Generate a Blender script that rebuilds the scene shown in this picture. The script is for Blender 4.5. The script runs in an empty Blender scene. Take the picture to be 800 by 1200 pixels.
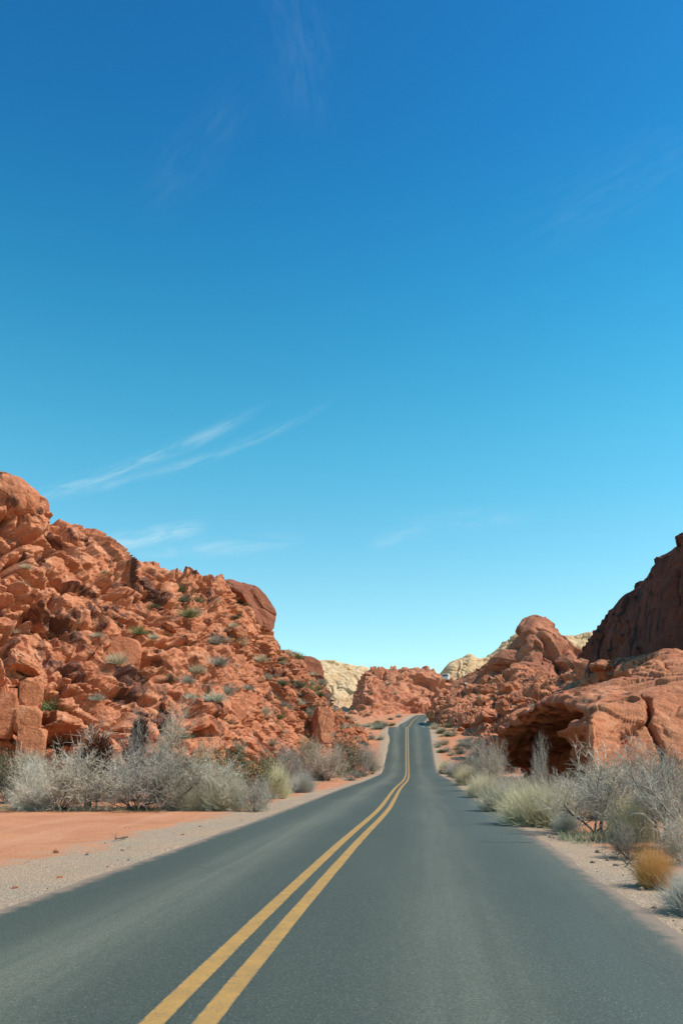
import bpy, math, random
import numpy as np
from mathutils import Vector, Matrix, Euler

random.seed(7); rng = np.random.default_rng(7)
R = math.radians
scene = bpy.context.scene
COL = scene.collection

# ------------------------------------------------------------------ camera geometry
F, CAMH, HY = 933.0, 1.4, 891.0
TH = math.atan((HY - 600) / F); CT, ST = math.cos(TH), math.sin(TH)
def W(px, py, d):
    """survey point of the photograph at distance d along the view axis -> metres"""
    u = (600 - py) / F * d
    return np.array([(px - 400) / F * d, d * CT - u * ST, CAMH + d * ST + u * CT])

cam_d = bpy.data.cameras.new('camera'); cam = bpy.data.objects.new('camera', cam_d); COL.objects.link(cam)
cam.location = (0, 0, CAMH); cam.rotation_euler = (R(90) + TH, 0, 0)
cam_d.sensor_fit = 'VERTICAL'; cam_d.sensor_height = 36; cam_d.lens = F / 1200 * 36
cam_d.clip_end = 6000; cam_d.clip_start = 0.05
scene.camera = cam

# ------------------------------------------------------------------ road and ground heights
RY = np.array([-60, -20, 0, 8.7, 13.8, 23.3, 44, 59, 91.6, 103.5, 118, 160, 200, 213, 238, 252, 266, 282])
RX = np.array([-7, -3.2, -1.05, -0.2, 0.33, 1.28, 3.15, 4.65, 7.4, 8.35, 9.55, 13.2, 16.6, 18.0, 23.6, 30.0, 42, 62.])
ZY = np.array([-60, 0, 80, 90, 95, 100, 105, 110, 118, 124, 130, 145, 165, 190, 205, 213, 238, 260, 300, 400, 2000])
ZZ = np.array([0, 0, 0, .04, .35, 1.0, 2.1, 3.35, 5.35, 6.2, 6.3, 6.2, 6.6, 8.3, 9.5, 10.3, 13.9, 15.5, 17, 18, 18.])
def pchip(xk, yk):
    h = np.diff(xk); dl = np.diff(yk) / h
    m = np.zeros(len(xk)); m[0], m[-1] = dl[0], dl[-1]
    for i in range(1, len(xk) - 1):
        if dl[i-1] * dl[i] > 0:
            w1, w2 = 2*h[i] + h[i-1], h[i] + 2*h[i-1]
            m[i] = (w1 + w2) / (w1 / dl[i-1] + w2 / dl[i])
    def f(x):
        x = np.clip(np.asarray(x, float), xk[0], xk[-1])
        i = np.clip(np.searchsorted(xk, x) - 1, 0, len(xk) - 2)
        t = (x - xk[i]) / h[i]; t2 = t*t; t3 = t2*t
        return (2*t3-3*t2+1)*yk[i] + (t3-2*t2+t)*h[i]*m[i] + (-2*t3+3*t2)*yk[i+1] + (t3-t2)*h[i]*m[i+1]
    return f
road_x = pchip(RY, RX); road_z = pchip(ZY, ZZ)
HALF = 3.15

# ------------------------------------------------------------------ numpy noise
U = np.uint32
def hsh(x, y, z, s):
    with np.errstate(over='ignore'):
        h = x.astype(U) * U(374761393) + y.astype(U) * U(668265263) + z.astype(U) * U(2147483647) + U((s * 974711) & 0xffffffff)
        h ^= h >> U(13); h *= U(1274126177); h ^= h >> U(16); h *= U(2246822519); h ^= h >> U(13)
    return h
def h01(h): return (h & U(0xffffff)).astype(np.float32) / 16777216.0
def vnoise(p, s=0):
    i = np.floor(p).astype(np.int64); f = (p - i).astype(np.float32)
    f = f*f*f*(f*(f*6-15)+10)
    out = 0
    for dx in (0, 1):
        wx = f[:, 0] if dx else 1 - f[:, 0]
        for dy in (0, 1):
            wy = f[:, 1] if dy else 1 - f[:, 1]
            for dz in (0, 1):
                wz = f[:, 2] if dz else 1 - f[:, 2]
                out = out + wx*wy*wz * h01(hsh(i[:, 0]+dx, i[:, 1]+dy, i[:, 2]+dz, s))
    return out * 2 - 1
ROT = np.array(Euler((.6, .9, .4)).to_matrix())
def fbm(p, o=4, s=0, g=.5):
    a, out, n = 1., 0, 0
    for k in range(o):
        out = out + a * vnoise(p, s + k); n += a; a *= g; p = (p @ ROT.T) * 2.03 + 7.1
    return out / n
def ridge(p, o=3, s=0):
    a, out, n = 1., 0, 0
    for k in range(o):
        out = out + a * (1 - 2*np.abs(vnoise(p, s + k))); n += a; a *= .5; p = (p @ ROT.T) * 2.03 + 3.3
    return out / n
def voro(p, s=0, jit=.9):
    """nearest cell of jittered seeds: tilt-plane value, edge distance, random of the cell"""
    i = np.floor(p).astype(np.int64); n = len(p)
    d1 = np.full(n, 9., np.float32); d2 = np.full(n, 9., np.float32)
    idb = np.zeros(n, U); off = np.zeros((n, 3), np.float32)
    for dx in (-1, 0, 1):
        for dy in (-1, 0, 1):
            for dz in (-1, 0, 1):
                c = [i[:, 0]+dx, i[:, 1]+dy, i[:, 2]+dz]
                h = hsh(*c, s)
                q = np.empty((n, 3), np.float32)
                q[:, 0] = p[:, 0] - (c[0] + .5 + jit*((h & U(1023)).astype(np.float32)/1023 - .5))
                q[:, 1] = p[:, 1] - (c[1] + .5 + jit*(((h >> U(10)) & U(1023)).astype(np.float32)/1023 - .5))
                q[:, 2] = p[:, 2] - (c[2] + .5 + jit*(((h >> U(20)) & U(1023)).astype(np.float32)/1023 - .5))
                d = np.einsum('ij,ij->i', q, q)
                m = d < d1
                d2 = np.where(m, d1, np.minimum(d2, d)); d1 = np.where(m, d, d1)
                idb = np.where(m, h, idb); off[m] = q[m]
    h2 = hsh(idb, idb >> U(7), idb >> U(3), 5)
    t = np.stack([(h2 & U(255)).astype(np.float32)/127.5-1, ((h2 >> U(8)) & U(255)).astype(np.float32)/127.5-1,
                  ((h2 >> U(16)) & U(255)).astype(np.float32)/127.5-1], 1)
    rnd = ((h2 >> U(24)) & U(255)).astype(np.float32)/127.5-1
    return np.einsum('ij,ij->i', t, off), np.sqrt(d2) - np.sqrt(d1), rnd
def sstep(a, b, x):
    t = np.clip((x - a) / (b - a), 0, 1); return t*t*(3-2*t)

# ------------------------------------------------------------------ mesh helpers
def mesh_np(name, V, quads=None, tris=None, smooth=False, mat=None, attrs=None, uvs=None):
    me = bpy.data.meshes.new(name)
    V = np.asarray(V, np.float32); loops = []; starts = []; n = 0
    if quads is not None and len(quads):
        loops.append(np.asarray(quads).ravel()); starts.append(n + 4*np.arange(len(quads))); n += 4*len(quads)
    if tris is not None and len(tris):
        loops.append(np.asarray(tris).ravel()); starts.append(n + 3*np.arange(len(tris))); n += 3*len(tris)
    loops = np.concatenate(loops).astype(np.int32); starts = np.concatenate(starts).astype(np.int32)
    me.vertices.add(len(V)); me.vertices.foreach_set('co', V.ravel())
    me.loops.add(n); me.loops.foreach_set('vertex_index', loops)
    me.polygons.add(len(starts)); me.polygons.foreach_set('loop_start', starts)
    me.update(calc_edges=True)
    me.polygons.foreach_set('use_smooth', np.full(len(starts), smooth))
    for k, v in (attrs or {}).items():
        me.attributes.new(k, 'FLOAT', 'POINT').data.foreach_set('value', np.asarray(v, np.float32))
    if uvs is not None:
        me.uv_layers.new(name='uv').data.foreach_set('uv', np.asarray(uvs, np.float32)[loops].ravel())
    if mat: me.materials.append(mat)
    return me
def link(name, me, parent=None, label=None, cat=None, group=None, kind=None):
    o = bpy.data.objects.new(name, me); COL.objects.link(o)
    if parent: o.parent = parent
    tag(o, label, cat, group, kind); return o
def tag(o, label=None, cat=None, group=None, kind=None):
    for k, v in (('label', label), ('category', cat), ('group', group), ('kind', kind)):
        if v: o[k] = v
def grid_quads(nu, nv):
    a = np.arange(nu*nv).reshape(nu, nv)
    return np.stack([a[:-1, :-1].ravel(), a[1:, :-1].ravel(), a[1:, 1:].ravel(), a[:-1, 1:].ravel()], 1)

# ------------------------------------------------------------------ material helpers
def material(name):
    m = bpy.data.materials.new(name); m.use_nodes = True; nt = m.node_tree; nt.nodes.clear()
    return m, NT(nt)
class NT:
    def __init__(s, nt): s.t = nt
    def n(s, typ, **kw):
        nd = s.t.nodes.new(typ)
        for k, v in kw.items():
            if k.startswith('i_'): s.put(nd.inputs[k[2:].replace('_', ' ')], v)
            else: setattr(nd, k, v)
        return nd
    def put(s, sock, v):
        if isinstance(v, bpy.types.NodeSocket): s.t.links.new(v, sock)
        else: sock.default_value = v
    def math(s, op, a, b=None, c=None, clamp=False):
        nd = s.t.nodes.new('ShaderNodeMath'); nd.operation = op; nd.use_clamp = clamp
        for i, v in enumerate((a, b, c)):
            if v is not None: s.put(nd.inputs[i], v)
        return nd.outputs[0]
    def mix(s, f, a, b, mode='MIX'):
        nd = s.t.nodes.new('ShaderNodeMix'); nd.data_type = 'RGBA'; nd.blend_type = mode
        s.put(nd.inputs[0], f); s.put(nd.inputs[6], c4(a)); s.put(nd.inputs[7], c4(b)); return nd.outputs[2]
    def ramp(s, f, lo, hi, a=0., b=1.):
        nd = s.t.nodes.new('ShaderNodeMapRange'); nd.interpolation_type = 'SMOOTHSTEP'
        for i, v in enumerate((f, lo, hi, a, b)): s.put(nd.inputs[i], v)
        return nd.outputs[0]
    def noise(s, vec, sc, det=4, rough=.55, dist=0.):
        nd = s.n('ShaderNodeTexNoise', i_Vector=vec, i_Scale=sc, i_Detail=det, i_Roughness=rough, i_Distortion=dist); return nd.outputs[0]
    def vscale(s, vec, v, rot=(0, 0, 0)):
        nd = s.n('ShaderNodeMapping', i_Vector=vec); nd.inputs['Scale'].default_value = v; nd.inputs['Rotation'].default_value = rot; return nd.outputs[0]
    def out(s, col, rough=.9, bump=None, strength=.5, dist=.05, spec=.2, extra=None):
        p = s.n('ShaderNodeBsdfPrincipled'); s.put(p.inputs['Base Color'], c4(col)); s.put(p.inputs['Roughness'], rough); s.put(p.inputs['Specular IOR Level'], spec)
        if bump is not None:
            b = s.n('ShaderNodeBump', i_Strength=strength, i_Distance=dist, i_Height=bump); s.put(p.inputs['Normal'], b.outputs[0])
        o = s.n('ShaderNodeOutputMaterial'); s.t.links.new(p.outputs[0], o.inputs[0]); return p
def c4(v): return v if isinstance(v, bpy.types.NodeSocket) else (*v, 1.) if hasattr(v, '__len__') and len(v) == 3 else v

def rock_material(name, base, red, dust, dark, varnish=.35, sc=1., strata=(.25, .15, 2.2), streak=False):
    m, t = material(name)
    co = t.n('ShaderNodeTexCoord').outputs['Object']
    rnd = t.n('ShaderNodeObjectInfo').outputs['Random']
    v = t.n('ShaderNodeVectorMath', operation='ADD'); t.put(v.inputs[0], co)
    cx = t.n('ShaderNodeCombineXYZ'); 
    for i in range(3): t.put(cx.inputs[i], t.math('MULTIPLY', rnd, 37. + 11*i))
    t.put(v.inputs[1], cx.outputs[0]); p = v.outputs[0]
    p = t.vscale(p, (sc, sc, sc))
    n1 = t.noise(p, .22, 5, .6, .6)
    col = t.mix(t.ramp(n1, .36, .64), base, red)
    st = t.noise(t.vscale(p, strata, (R(14), R(-20), 0)), 1.1, 5, .6, .5)
    col = t.mix(t.math('MULTIPLY', t.ramp(st, .5, .68), .55), col, tuple(.72*c for c in red))
    n2 = t.noise(p, 1.3, 5, .65)
    col = t.mix(t.math('MULTIPLY', t.ramp(n2, .5, .68), .6), col, dust)
    if streak:
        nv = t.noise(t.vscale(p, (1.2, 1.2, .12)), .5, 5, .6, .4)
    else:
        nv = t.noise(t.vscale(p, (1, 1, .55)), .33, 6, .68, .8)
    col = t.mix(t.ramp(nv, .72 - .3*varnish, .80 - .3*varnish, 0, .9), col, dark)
    n3 = t.noise(p, 9., 4, .7)
    col = t.mix(t.ramp(n3, .3, .7, 0., 1.), t.mix(1., col, (.78, .76, .74), 'MULTIPLY'), t.mix(1., col, (1.18, 1.2, 1.2), 'MULTIPLY'))
    vo = t.n('ShaderNodeTexVoronoi', feature='DISTANCE_TO_EDGE', i_Vector=t.vscale(p, (1, 1, 1.7), (.3, .2, .5)), i_Scale=1.6)
    bh = t.math('ADD', t.math('MULTIPLY', t.noise(p, 3.2, 8, .66), 1.), t.math('MULTIPLY', t.ramp(vo.outputs[0], 0., .05), .05))
    bh = t.math('ADD', bh, t.math('MULTIPLY', st, .5))
    t.out(col, .92, bh, .7, .14 / sc, .15)
    return m

# colours: surface albedos, except the dome's, which also holds painted shade
M_red = rock_material('red_sandstone', (.56, .215, .105), (.43, .145, .068), (.62, .315, .185), (.10, .044, .032), .60)
M_far = rock_material('far_red_sandstone', (.56, .225, .115), (.43, .15, .078), (.62, .32, .19), (.16, .072, .05), .42, .5)
M_peak = rock_material('brown_red_sandstone', (.44, .17, .09), (.33, .115, .062), (.48, .22, .13), (.13, .05, .035), .3, .6)
M_dome = rock_material('varnished_shade_toned_sandstone', (.145, .050, .030), (.095, .032, .022), (.18, .068, .042), (.026, .016, .014), .62, .8, streak=True)  # varnish streaks, plus rock tones lowered to deepen the wall's shade
M_slab = rock_material('smooth_orange_sandstone', (.50, .19, .088), (.42, .145, .068), (.56, .265, .145), (.16, .068, .044), .46)
M_pale = rock_material('pale_yellow_sandstone', (.62, .43, .245), (.58, .35, .175), (.66, .51, .33), (.42, .22, .13), .36, .4)
M_bould = rock_material('boulder_sandstone', (.53, .205, .10), (.41, .14, .067), (.58, .29, .165), (.13, .052, .036), .32, 1.3)
M_cap = rock_material('brown_boulder_sandstone', (.30, .105, .058), (.24, .080, .045), (.36, .145, .08), (.09, .04, .03), .45, .9, (.15, .15, 3.))

# ------------------------------------------------------------------ ground sheet
def ramp_axis(lim, s0, g, smax):
    v = [0.]; s = s0
    while v[-1] < lim: v.append(v[-1] + s); s = min(s*g, smax)
    return np.array(v)
yy = np.concatenate([-ramp_axis(60, .6, 1.1, 8)[:0:-1], ramp_axis(3000, .12, 1.008, 60)])
tt = ramp_axis(2500, .07, 1.035, 70)
tt = np.concatenate([-tt[:0:-1], tt])
NG = (len(yy), len(tt))
def ground_z(X, Y):
    """height of the desert floor (no gravel noise)"""
    X = np.asarray(X, float); Y = np.asarray(Y, float)
    a = np.abs(X - road_x(Y)) - HALF
    z = road_z(Y)
    far = sstep(110, 400, Y)
    z = z + sstep(.0, 1., a) * -.03 + sstep(2, 14, a) * .16 * (1 - far) + sstep(10, 60, a) * .8
    return z - .012
Yg, Tg = np.meshgrid(yy, tt, indexing='ij'); Xg = road_x(Yg) + Tg
P = np.stack([Xg.ravel(), Yg.ravel(), np.zeros(Xg.size)], 1)
edge = np.abs(Tg.ravel()) - HALF + .10*fbm(P*1.3, 3, 3) + .05*fbm(P*6, 2, 9)
Zg = ground_z(Xg, Yg).ravel() + sstep(.05, .8, edge) * (.035*fbm(P*.7, 4, 11) + .018*fbm(P*4., 3, 12))
Zg = np.where(np.abs(Tg.ravel()) < HALF - .12, road_z(Yg.ravel()) - .06, Zg)
P[:, 2] = Zg
mg, t = material('desert_floor')
po = t.n('ShaderNodeTexCoord').outputs['Object']
sd = t.n('ShaderNodeAttribute', attribute_name='side').outputs['Fac']
nz = t.noise(po, .55, 5, .6, .4); nf = t.noise(po, 14, 5, .7); ng = t.noise(po, 45, 3, .7)
sand = t.mix(t.ramp(nz, .35, .65), (.55, .235, .118), (.47, .19, .092))
sand = t.mix(t.math('MULTIPLY', t.ramp(nf, .45, .7), .4), sand, (.56, .29, .17))
gravel = t.mix(t.ramp(nz, .3, .7), (.37, .285, .20), (.44, .30, .195))
gravel = t.mix(t.ramp(ng, .38, .66), t.mix(1., gravel, (.62, .6, .6), 'MULTIPLY'), t.mix(1., gravel, (1.4, 1.38, 1.32), 'MULTIPLY'))
rut = t.noise(t.vscale(po, (1.5, .12, 1), (0, 0, R(-6))), 1.2, 4, .6)
sand = t.mix(t.ramp(rut, .5, .68, 0, .5), sand, (.58, .28, .16))
sand = t.mix(t.ramp(t.noise(po, 30, 4, .8), .58, .75, 0, .6), sand, (.30, .13, .075))
fz = t.math('ADD', sd, t.math('MULTIPLY', t.math('SUBTRACT', t.noise(po, .9, 6, .7), .5), 1.9))
col = t.mix(t.ramp(fz, .8, 1.25), gravel, sand)
pv = t.n('ShaderNodeTexVoronoi', i_Vector=po, i_Scale=16.)
stone = t.ramp(pv.outputs[0], .12, .3, 1, 0)
pick = t.math('GREATER_THAN', t.n('ShaderNodeSeparateColor', i_Color=pv.outputs[1]).outputs[0], .62)
stone = t.math('MULTIPLY', stone, t.math('MULTIPLY', pick, t.ramp(fz, .6, 1.3, 1, .12)))
col = t.mix(t.math('MULTIPLY', stone, .8), col, (.52, .42, .34))
t.out(col, .95, t.math('ADD', t.math('ADD', nf, t.math('MULTIPLY', ng, .5)), t.math('MULTIPLY', stone, .9)), .8, .03, .1)
# side: 0 at the road edge, 1 where the gravel shoulder ends
aT = edge
sidev = np.where(Tg.ravel() < 0, aT / (2.0*np.clip(1 - (Yg.ravel()-8)/60, .35, 1.2)), aT / np.where(Yg.ravel() < 14, 1.3, .9))
link('ground', mesh_np('ground', P, grid_quads(*NG), smooth=True, mat=mg, attrs={'side': sidev}), kind='structure', label='red desert sand and gravel shoulders on both sides of the road')

# ------------------------------------------------------------------ road
ry = np.concatenate([np.arange(-60, 0, 2.), np.arange(0, 130, .5), np.arange(130, 281, 1.)])
def strip(ys, offs, dz, wob=0.):
    cx = road_x(ys); dx = np.gradient(cx, ys); L = np.sqrt(1 + dx*dx); V = []; Uv = []
    for o in offs:
        w = o + 0*ys
        if wob and abs(o) > HALF - .01: w = w + wob*fbm(np.stack([ys*.9, ys*0+o*9, ys*0], 1), 4, 31)
        crown = -.0216 * (w/HALF)**2
        V.append(np.stack([cx + w / L, ys - w*dx/L, road_z(ys) + dz + crown + 0*ys], 1)); Uv.append(np.stack([w + 0*ys, ys], 1))
    return np.stack(V, 1).reshape(-1, 3), np.stack(Uv, 1).reshape(-1, 2)
ma, t = material('worn_asphalt')
uv = t.n('ShaderNodeUVMap', uv_map='uv').outputs[0]
po = t.n('ShaderNodeTexCoord').outputs['Object']
sx = t.n('ShaderNodeSeparateXYZ', i_Vector=uv).outputs[0]
wv = t.math('ADD', sx, t.math('MULTIPLY', t.math('SUBTRACT', t.noise(t.vscale(uv, (.4, .06, 1)), 1., 3), .5), .5))
def band(c, w): 
    d = t.math('DIVIDE', t.math('SUBTRACT', wv, c), w)
    return t.math('POWER', 2.718, t.math('MULTIPLY', t.math('MULTIPLY', d, d), -1.))
light = t.math('ADD', band(-1.65, .48), t.math('MULTIPLY', band(1.25, .5), .75))
light = t.math('ADD', light, t.math('MULTIPLY', band(3.0, .45), .65), clamp=True)
streaks = t.noise(t.vscale(uv, (5., .12, 1)), 1., 4, .6)
light = t.math('MULTIPLY', light, t.ramp(streaks, .25, .7, .55, 1.1), clamp=True)
col = t.mix(light, (.060, .072, .055), (.124, .127, .094))
col = t.mix(t.math('MULTIPLY', band(2.35, .5), .35), col, (.08, .103, .094))
big = t.noise(t.vscale(uv, (1, .25, 1)), .5, 5, .6)
col = t.mix(t.ramp(big, .3, .7), t.mix(1., col, (.88, .89, .9), 'MULTIPLY'), t.mix(1., col, (1.1, 1.09, 1.07), 'MULTIPLY'))
sp = t.noise(po, 60, 3, .8)
col = t.mix(t.ramp(sp, .34, .7), t.mix(1., col, (.72, .73, .73), 'MULTIPLY'), t.mix(1., col, (1.32, 1.32, 1.27), 'MULTIPLY'))
chip = t.n('ShaderNodeTexVoronoi', i_Vector=po, i_Scale=55.)
pk = t.n('ShaderNodeSeparateColor', i_Color=chip.outputs[1]).outputs[0]
col = t.mix(t.math('MULTIPLY', t.ramp(chip.outputs[0], .2, .42, 1, 0), t.ramp(pk, .72, .95, 0, .42)), col, (.30, .29, .25))
blot = t.noise(t.vscale(uv, (1.6, .5, 1)), 1.3, 6, .7, .6)
col = t.mix(t.ramp(blot, .60, .74, 0, .45), col, (.048, .058, .055))
lc = t.n('ShaderNodeTexVoronoi', feature='DISTANCE_TO_EDGE', i_Vector=t.vscale(uv, (.30, .13, 1)), i_Scale=1.)
lcv = t.math('MULTIPLY', t.ramp(t.math('ADD', lc.outputs[0], t.math('MULTIPLY', t.noise(po, 2.5, 5, .7), .02)), .008, .0125, 1, 0), t.ramp(t.noise(po, .35, 3), .45, .6, 0, .55))
col = t.mix(lcv, col, (.035, .042, .04))
edge_d = t.ramp(t.math('ADD', t.math('ABSOLUTE', sx), t.math('MULTIPLY', t.noise(po, 3., 4, .7), .45)), HALF - .02, HALF + .22)
col = t.mix(t.math('MULTIPLY', edge_d, .7), col, (.34, .22, .15))
t.out(col, .82, t.math('ADD', sp, t.noise(po, 22, 3, .7)), .5, .012, .35)
offs = np.concatenate([[-HALF-.001], np.linspace(-3.05, 3.05, 13), [HALF+.001]])
V, UVs = strip(ry, offs, .012, .09)
link('road', mesh_np('road', V, grid_quads(len(ry), len(offs)), smooth=True, mat=ma, uvs=UVs), kind='structure', label='two lane grey asphalt road running straight towards the hills')
my, t = material('worn_yellow_paint')
po = t.n('ShaderNodeTexCoord').outputs['Object']
n1 = t.noise(po, 55, 4, .75); n2 = t.noise(po, 4, 4, .7)
n3 = t.noise(po, 16, 5, .75)
wear = t.math('MAXIMUM', t.math('MULTIPLY', t.ramp(n1, .5, .66), t.ramp(n2, .3, .65, .3, .95)), t.ramp(n3, .63, .70, 0, .85))
sy = t.n('ShaderNodeAttribute', attribute_name='rim').outputs['Fac']
wear = t.math('MAXIMUM', wear, t.math('MULTIPLY', t.ramp(t.math('ADD', sy, t.math('MULTIPLY', t.math('SUBTRACT', n3, .5), .7)), .80, .98), .9))
col = t.mix(t.ramp(n2, .3, .7), (.46, .25, .066), (.38, .21, .062))
col = t.mix(wear, col, (.16, .13, .085))
t.out(col, .8, n1, .3, .006, .25)
def centre(y): return -.34 + .14*sstep(13, 27, y)
for c in (-.145, .145):
    V, _ = strip(ry, [centre(ry)+c+e_ for e_ in (-.074, -.037, 0, .037, .074)], .0165)
    # lines with a slightly worn edge
    V[:, 0] += .006*fbm(V*7, 2, 77)
    link('road_marking', mesh_np('road_marking', V, grid_quads(len(ry), 5), smooth=True, mat=my, attrs={'rim': np.tile([1, .5, 0, .5, 1.], len(ry))}), kind='structure', group='double yellow centre line',
         label='left of the two yellow centre lines painted on the asphalt' if c < 0 else 'right of the two yellow centre lines painted on the asphalt')
mc, t = material('tar_filled_crack'); t.out((.028, .03, .03), .6, spec=.3)
def crack(y0, o0, o1, w, slant, sd_):
    o = np.linspace(o0, o1, 40); q = np.stack([o*2.5, o*0+sd_, o*0], 1)
    ys = y0 + slant*(o-o0) + .06*fbm(q, 3, 5); hw = w*(.55+.6*np.abs(fbm(q*2, 2, 8)))
    V = []
    for s in (-1, 1):
        yv = ys + s*hw; V.append(np.stack([road_x(yv)+o, yv, road_z(yv)+.016 - .0216*(o/HALF)**2], 1))
    link('road_crack', mesh_np('road_crack', np.stack(V, 1).reshape(-1, 3), grid_quads(40, 2), mat=mc), kind='structure', label='thin dark crack across the asphalt')
crack(15.4, 2.0, 2.95, .02, -.05, 1); crack(30.5, .2, 3.0, .022, .02, 2); crack(37, -3, 3.0, .025, .0, 3); crack(27, .6, 2.8, .015, .05, 4)

# ------------------------------------------------------------------ rock lofts
def resample(cols, nu, nv, smooth_u=True):
    """cols: (n columns, k profile points, 3) -> nu x nv grid"""
    C = np.asarray(cols, float); n, k = C.shape[:2]
    seg = np.linalg.norm(np.diff(C, axis=1), axis=2).mean(0); v = np.concatenate([[0], np.cumsum(seg)])
    vv = np.linspace(0, v[-1], nv)
    A = np.zeros((n, nv, 3))
    for i in range(n):
        for c in range(3): A[i, :, c] = pchip(v, C[i, :, c])(vv)
    segu = np.linalg.norm(np.diff(C, axis=0), axis=2).mean(1); u = np.concatenate([[0], np.cumsum(segu)])
    uu = np.linspace(0, u[-1], nu); B = np.zeros((nu, nv, 3))
    for j in range(nv):
        for c in range(3): B[:, j, c] = pchip(u, A[:, j, c])(uu)
    return B
def normals(G):
    du = np.gradient(G, axis=0); dv = np.gradient(G, axis=1)
    n = np.cross(du, dv); n /= np.linalg.norm(n, axis=2, keepdims=True) + 1e-9
    return n
def rockify(p, n, s, amp=1., size=1., solid=None, blocks=(7.5, 3.1, 1.25, .5), w=(1.5, .85, .42, .15), ledge=.3, crack=.45, strata=(.25, -.2), big=1., shape=None, soft=2, tall=0., talus=None):
    """displacement of a rock face: broken blocks, hollows, ledges, joints"""
    q = (p + size*np.stack([fbm(p*.16/size, 4, s+1), fbm(p*.16/size, 4, s+2), fbm(p*.16/size, 4, s+3)], 1)*2.0)
    M = np.array(Euler((strata[0], strata[1], .5)).to_matrix()); ql = q @ M.T
    D = big*(1.7*size*fbm(p*.06/size, 3, s+10) + .8*size*ridge(p*.15/size, 2, s+14))
    msk = sstep(-.3, .25, fbm(p*.07/size, 3, s+20)) if solid is None else solid
    for k, (b, a) in enumerate(zip(blocks, w)):
        zs = 1.5 - 1.0*sstep(.0, .25, fbm(p*.06/size, 2, s+70) + tall)
        qa = ql.copy(); qa[:, 2] *= zs if k < 3 else 1.4
        pl, ed, rn = voro(qa / (b*size), s + 30 + k)
        D = D + size*a*(.7*rn + .8*pl) * ((.6 + .45*msk) if k < 2 else 1.)
        deep = (rn < -.35) * 1.0
        D = D - crack*size*a*1.0*(1 - sstep(0., .10, ed)) * (.35 + .65*msk) * (.5 + deep)
    if talus is not None:                       # fans of small rubble between the crags
        tm = talus(p); D = D*(1 - tm)
        for b, a in ((2.2, .5), (.9, .3), (.45, .16)):
            pl, ed, rn = voro(p/b, s + 81); D = D + tm*a*(.9*rn + .8*pl - .5*(1 - sstep(0., .14, ed)))
    # hollows weathered into the face
    hol = sstep(.42, .54, fbm(ql*np.array([1, 1, 1.7])*.34/size, 3, s+44))
    D = D - 1.7*size*hol*min(1., amp*1.2)
    zt = ql[:, 2] / (2.3*size) + 1.1*fbm(q*.2/size, 3, s+40); f = zt - np.floor(zt)
    D = D + ledge*size*(sstep(0, .75, f) - sstep(.8, 1., f) - .45) * sstep(-.05, .3, fbm(p*.11/size, 3, s+46))
    if shape is not None:                       # soften the broken edges over one or two facets
        g = D.reshape(shape)
        for _ in range(soft):
            e = np.pad(g, 1, mode='edge')
            g = (e[:-2, 1:-1] + e[2:, 1:-1] + e[1:-1, :-2] + e[1:-1, 2:] + 2*g) / 6
        D = g.ravel()
    D = D + .10*size*fbm(p*1.6/size, 4, s+50) + .045*size*fbm(p*5/size, 3, s+60)
    return (D - D.mean()) * amp
SURF = {}
def loft(name, cols, sp, mat, seed, label, flip=False, kind=None, cat=None, group=None, fade=None, tilt=.3, extra=None, **kw):
    C = np.asarray(cols, float)
    nu = int(np.linalg.norm(np.diff(C, axis=0), axis=2).sum(0).mean() / sp) + 2
    nv = int(np.linalg.norm(np.diff(C, axis=1), axis=2).sum(1).mean() / sp) + 2
    G = resample(cols, nu, nv); N = normals(G); print('loft', name, nu, nv)
    if flip: N = -N
    N = N - np.array([0, 0, tilt]); N /= np.linalg.norm(N, axis=2, keepdims=True)
    p = G.reshape(-1, 3); n = N.reshape(-1, 3)
    D = rockify(p, n, seed, shape=(nu, nv), **kw)
    if extra is not None: D = D + extra(p)
    if fade is not None: D = D * fade(np.repeat(np.linspace(0, 1, nu), nv), np.tile(np.linspace(0, 1, nv), nu))
    p = p + n * D[:, None]
    q = grid_quads(nu, nv)
    if flip: q = q[:, ::-1]
    SURF[name+str(seed)] = p.reshape(nu, nv, 3)
    return link(name, mesh_np(name, p, q, smooth=False, mat=mat), label=label, kind=kind, cat=cat, group=group)
def colm(*pts, back=None):
    """profile from survey points; first tuple (px, d) = foot on the ground; back = (dx, dy, drop) list beyond the crest"""
    L = []
    for a in pts:
        if len(a) == 2:
            x = W(a[0], 891, a[1]); x[2] = float(ground_z(x[0], x[1])) - .8; L.append(x)
        elif len(a) == 3: L.append(W(*a))
    if back:
        c = L[-1].copy()
        for dx, dy, dz in back: L.append(c + np.array([dx, dy, dz]))
    return L

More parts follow.
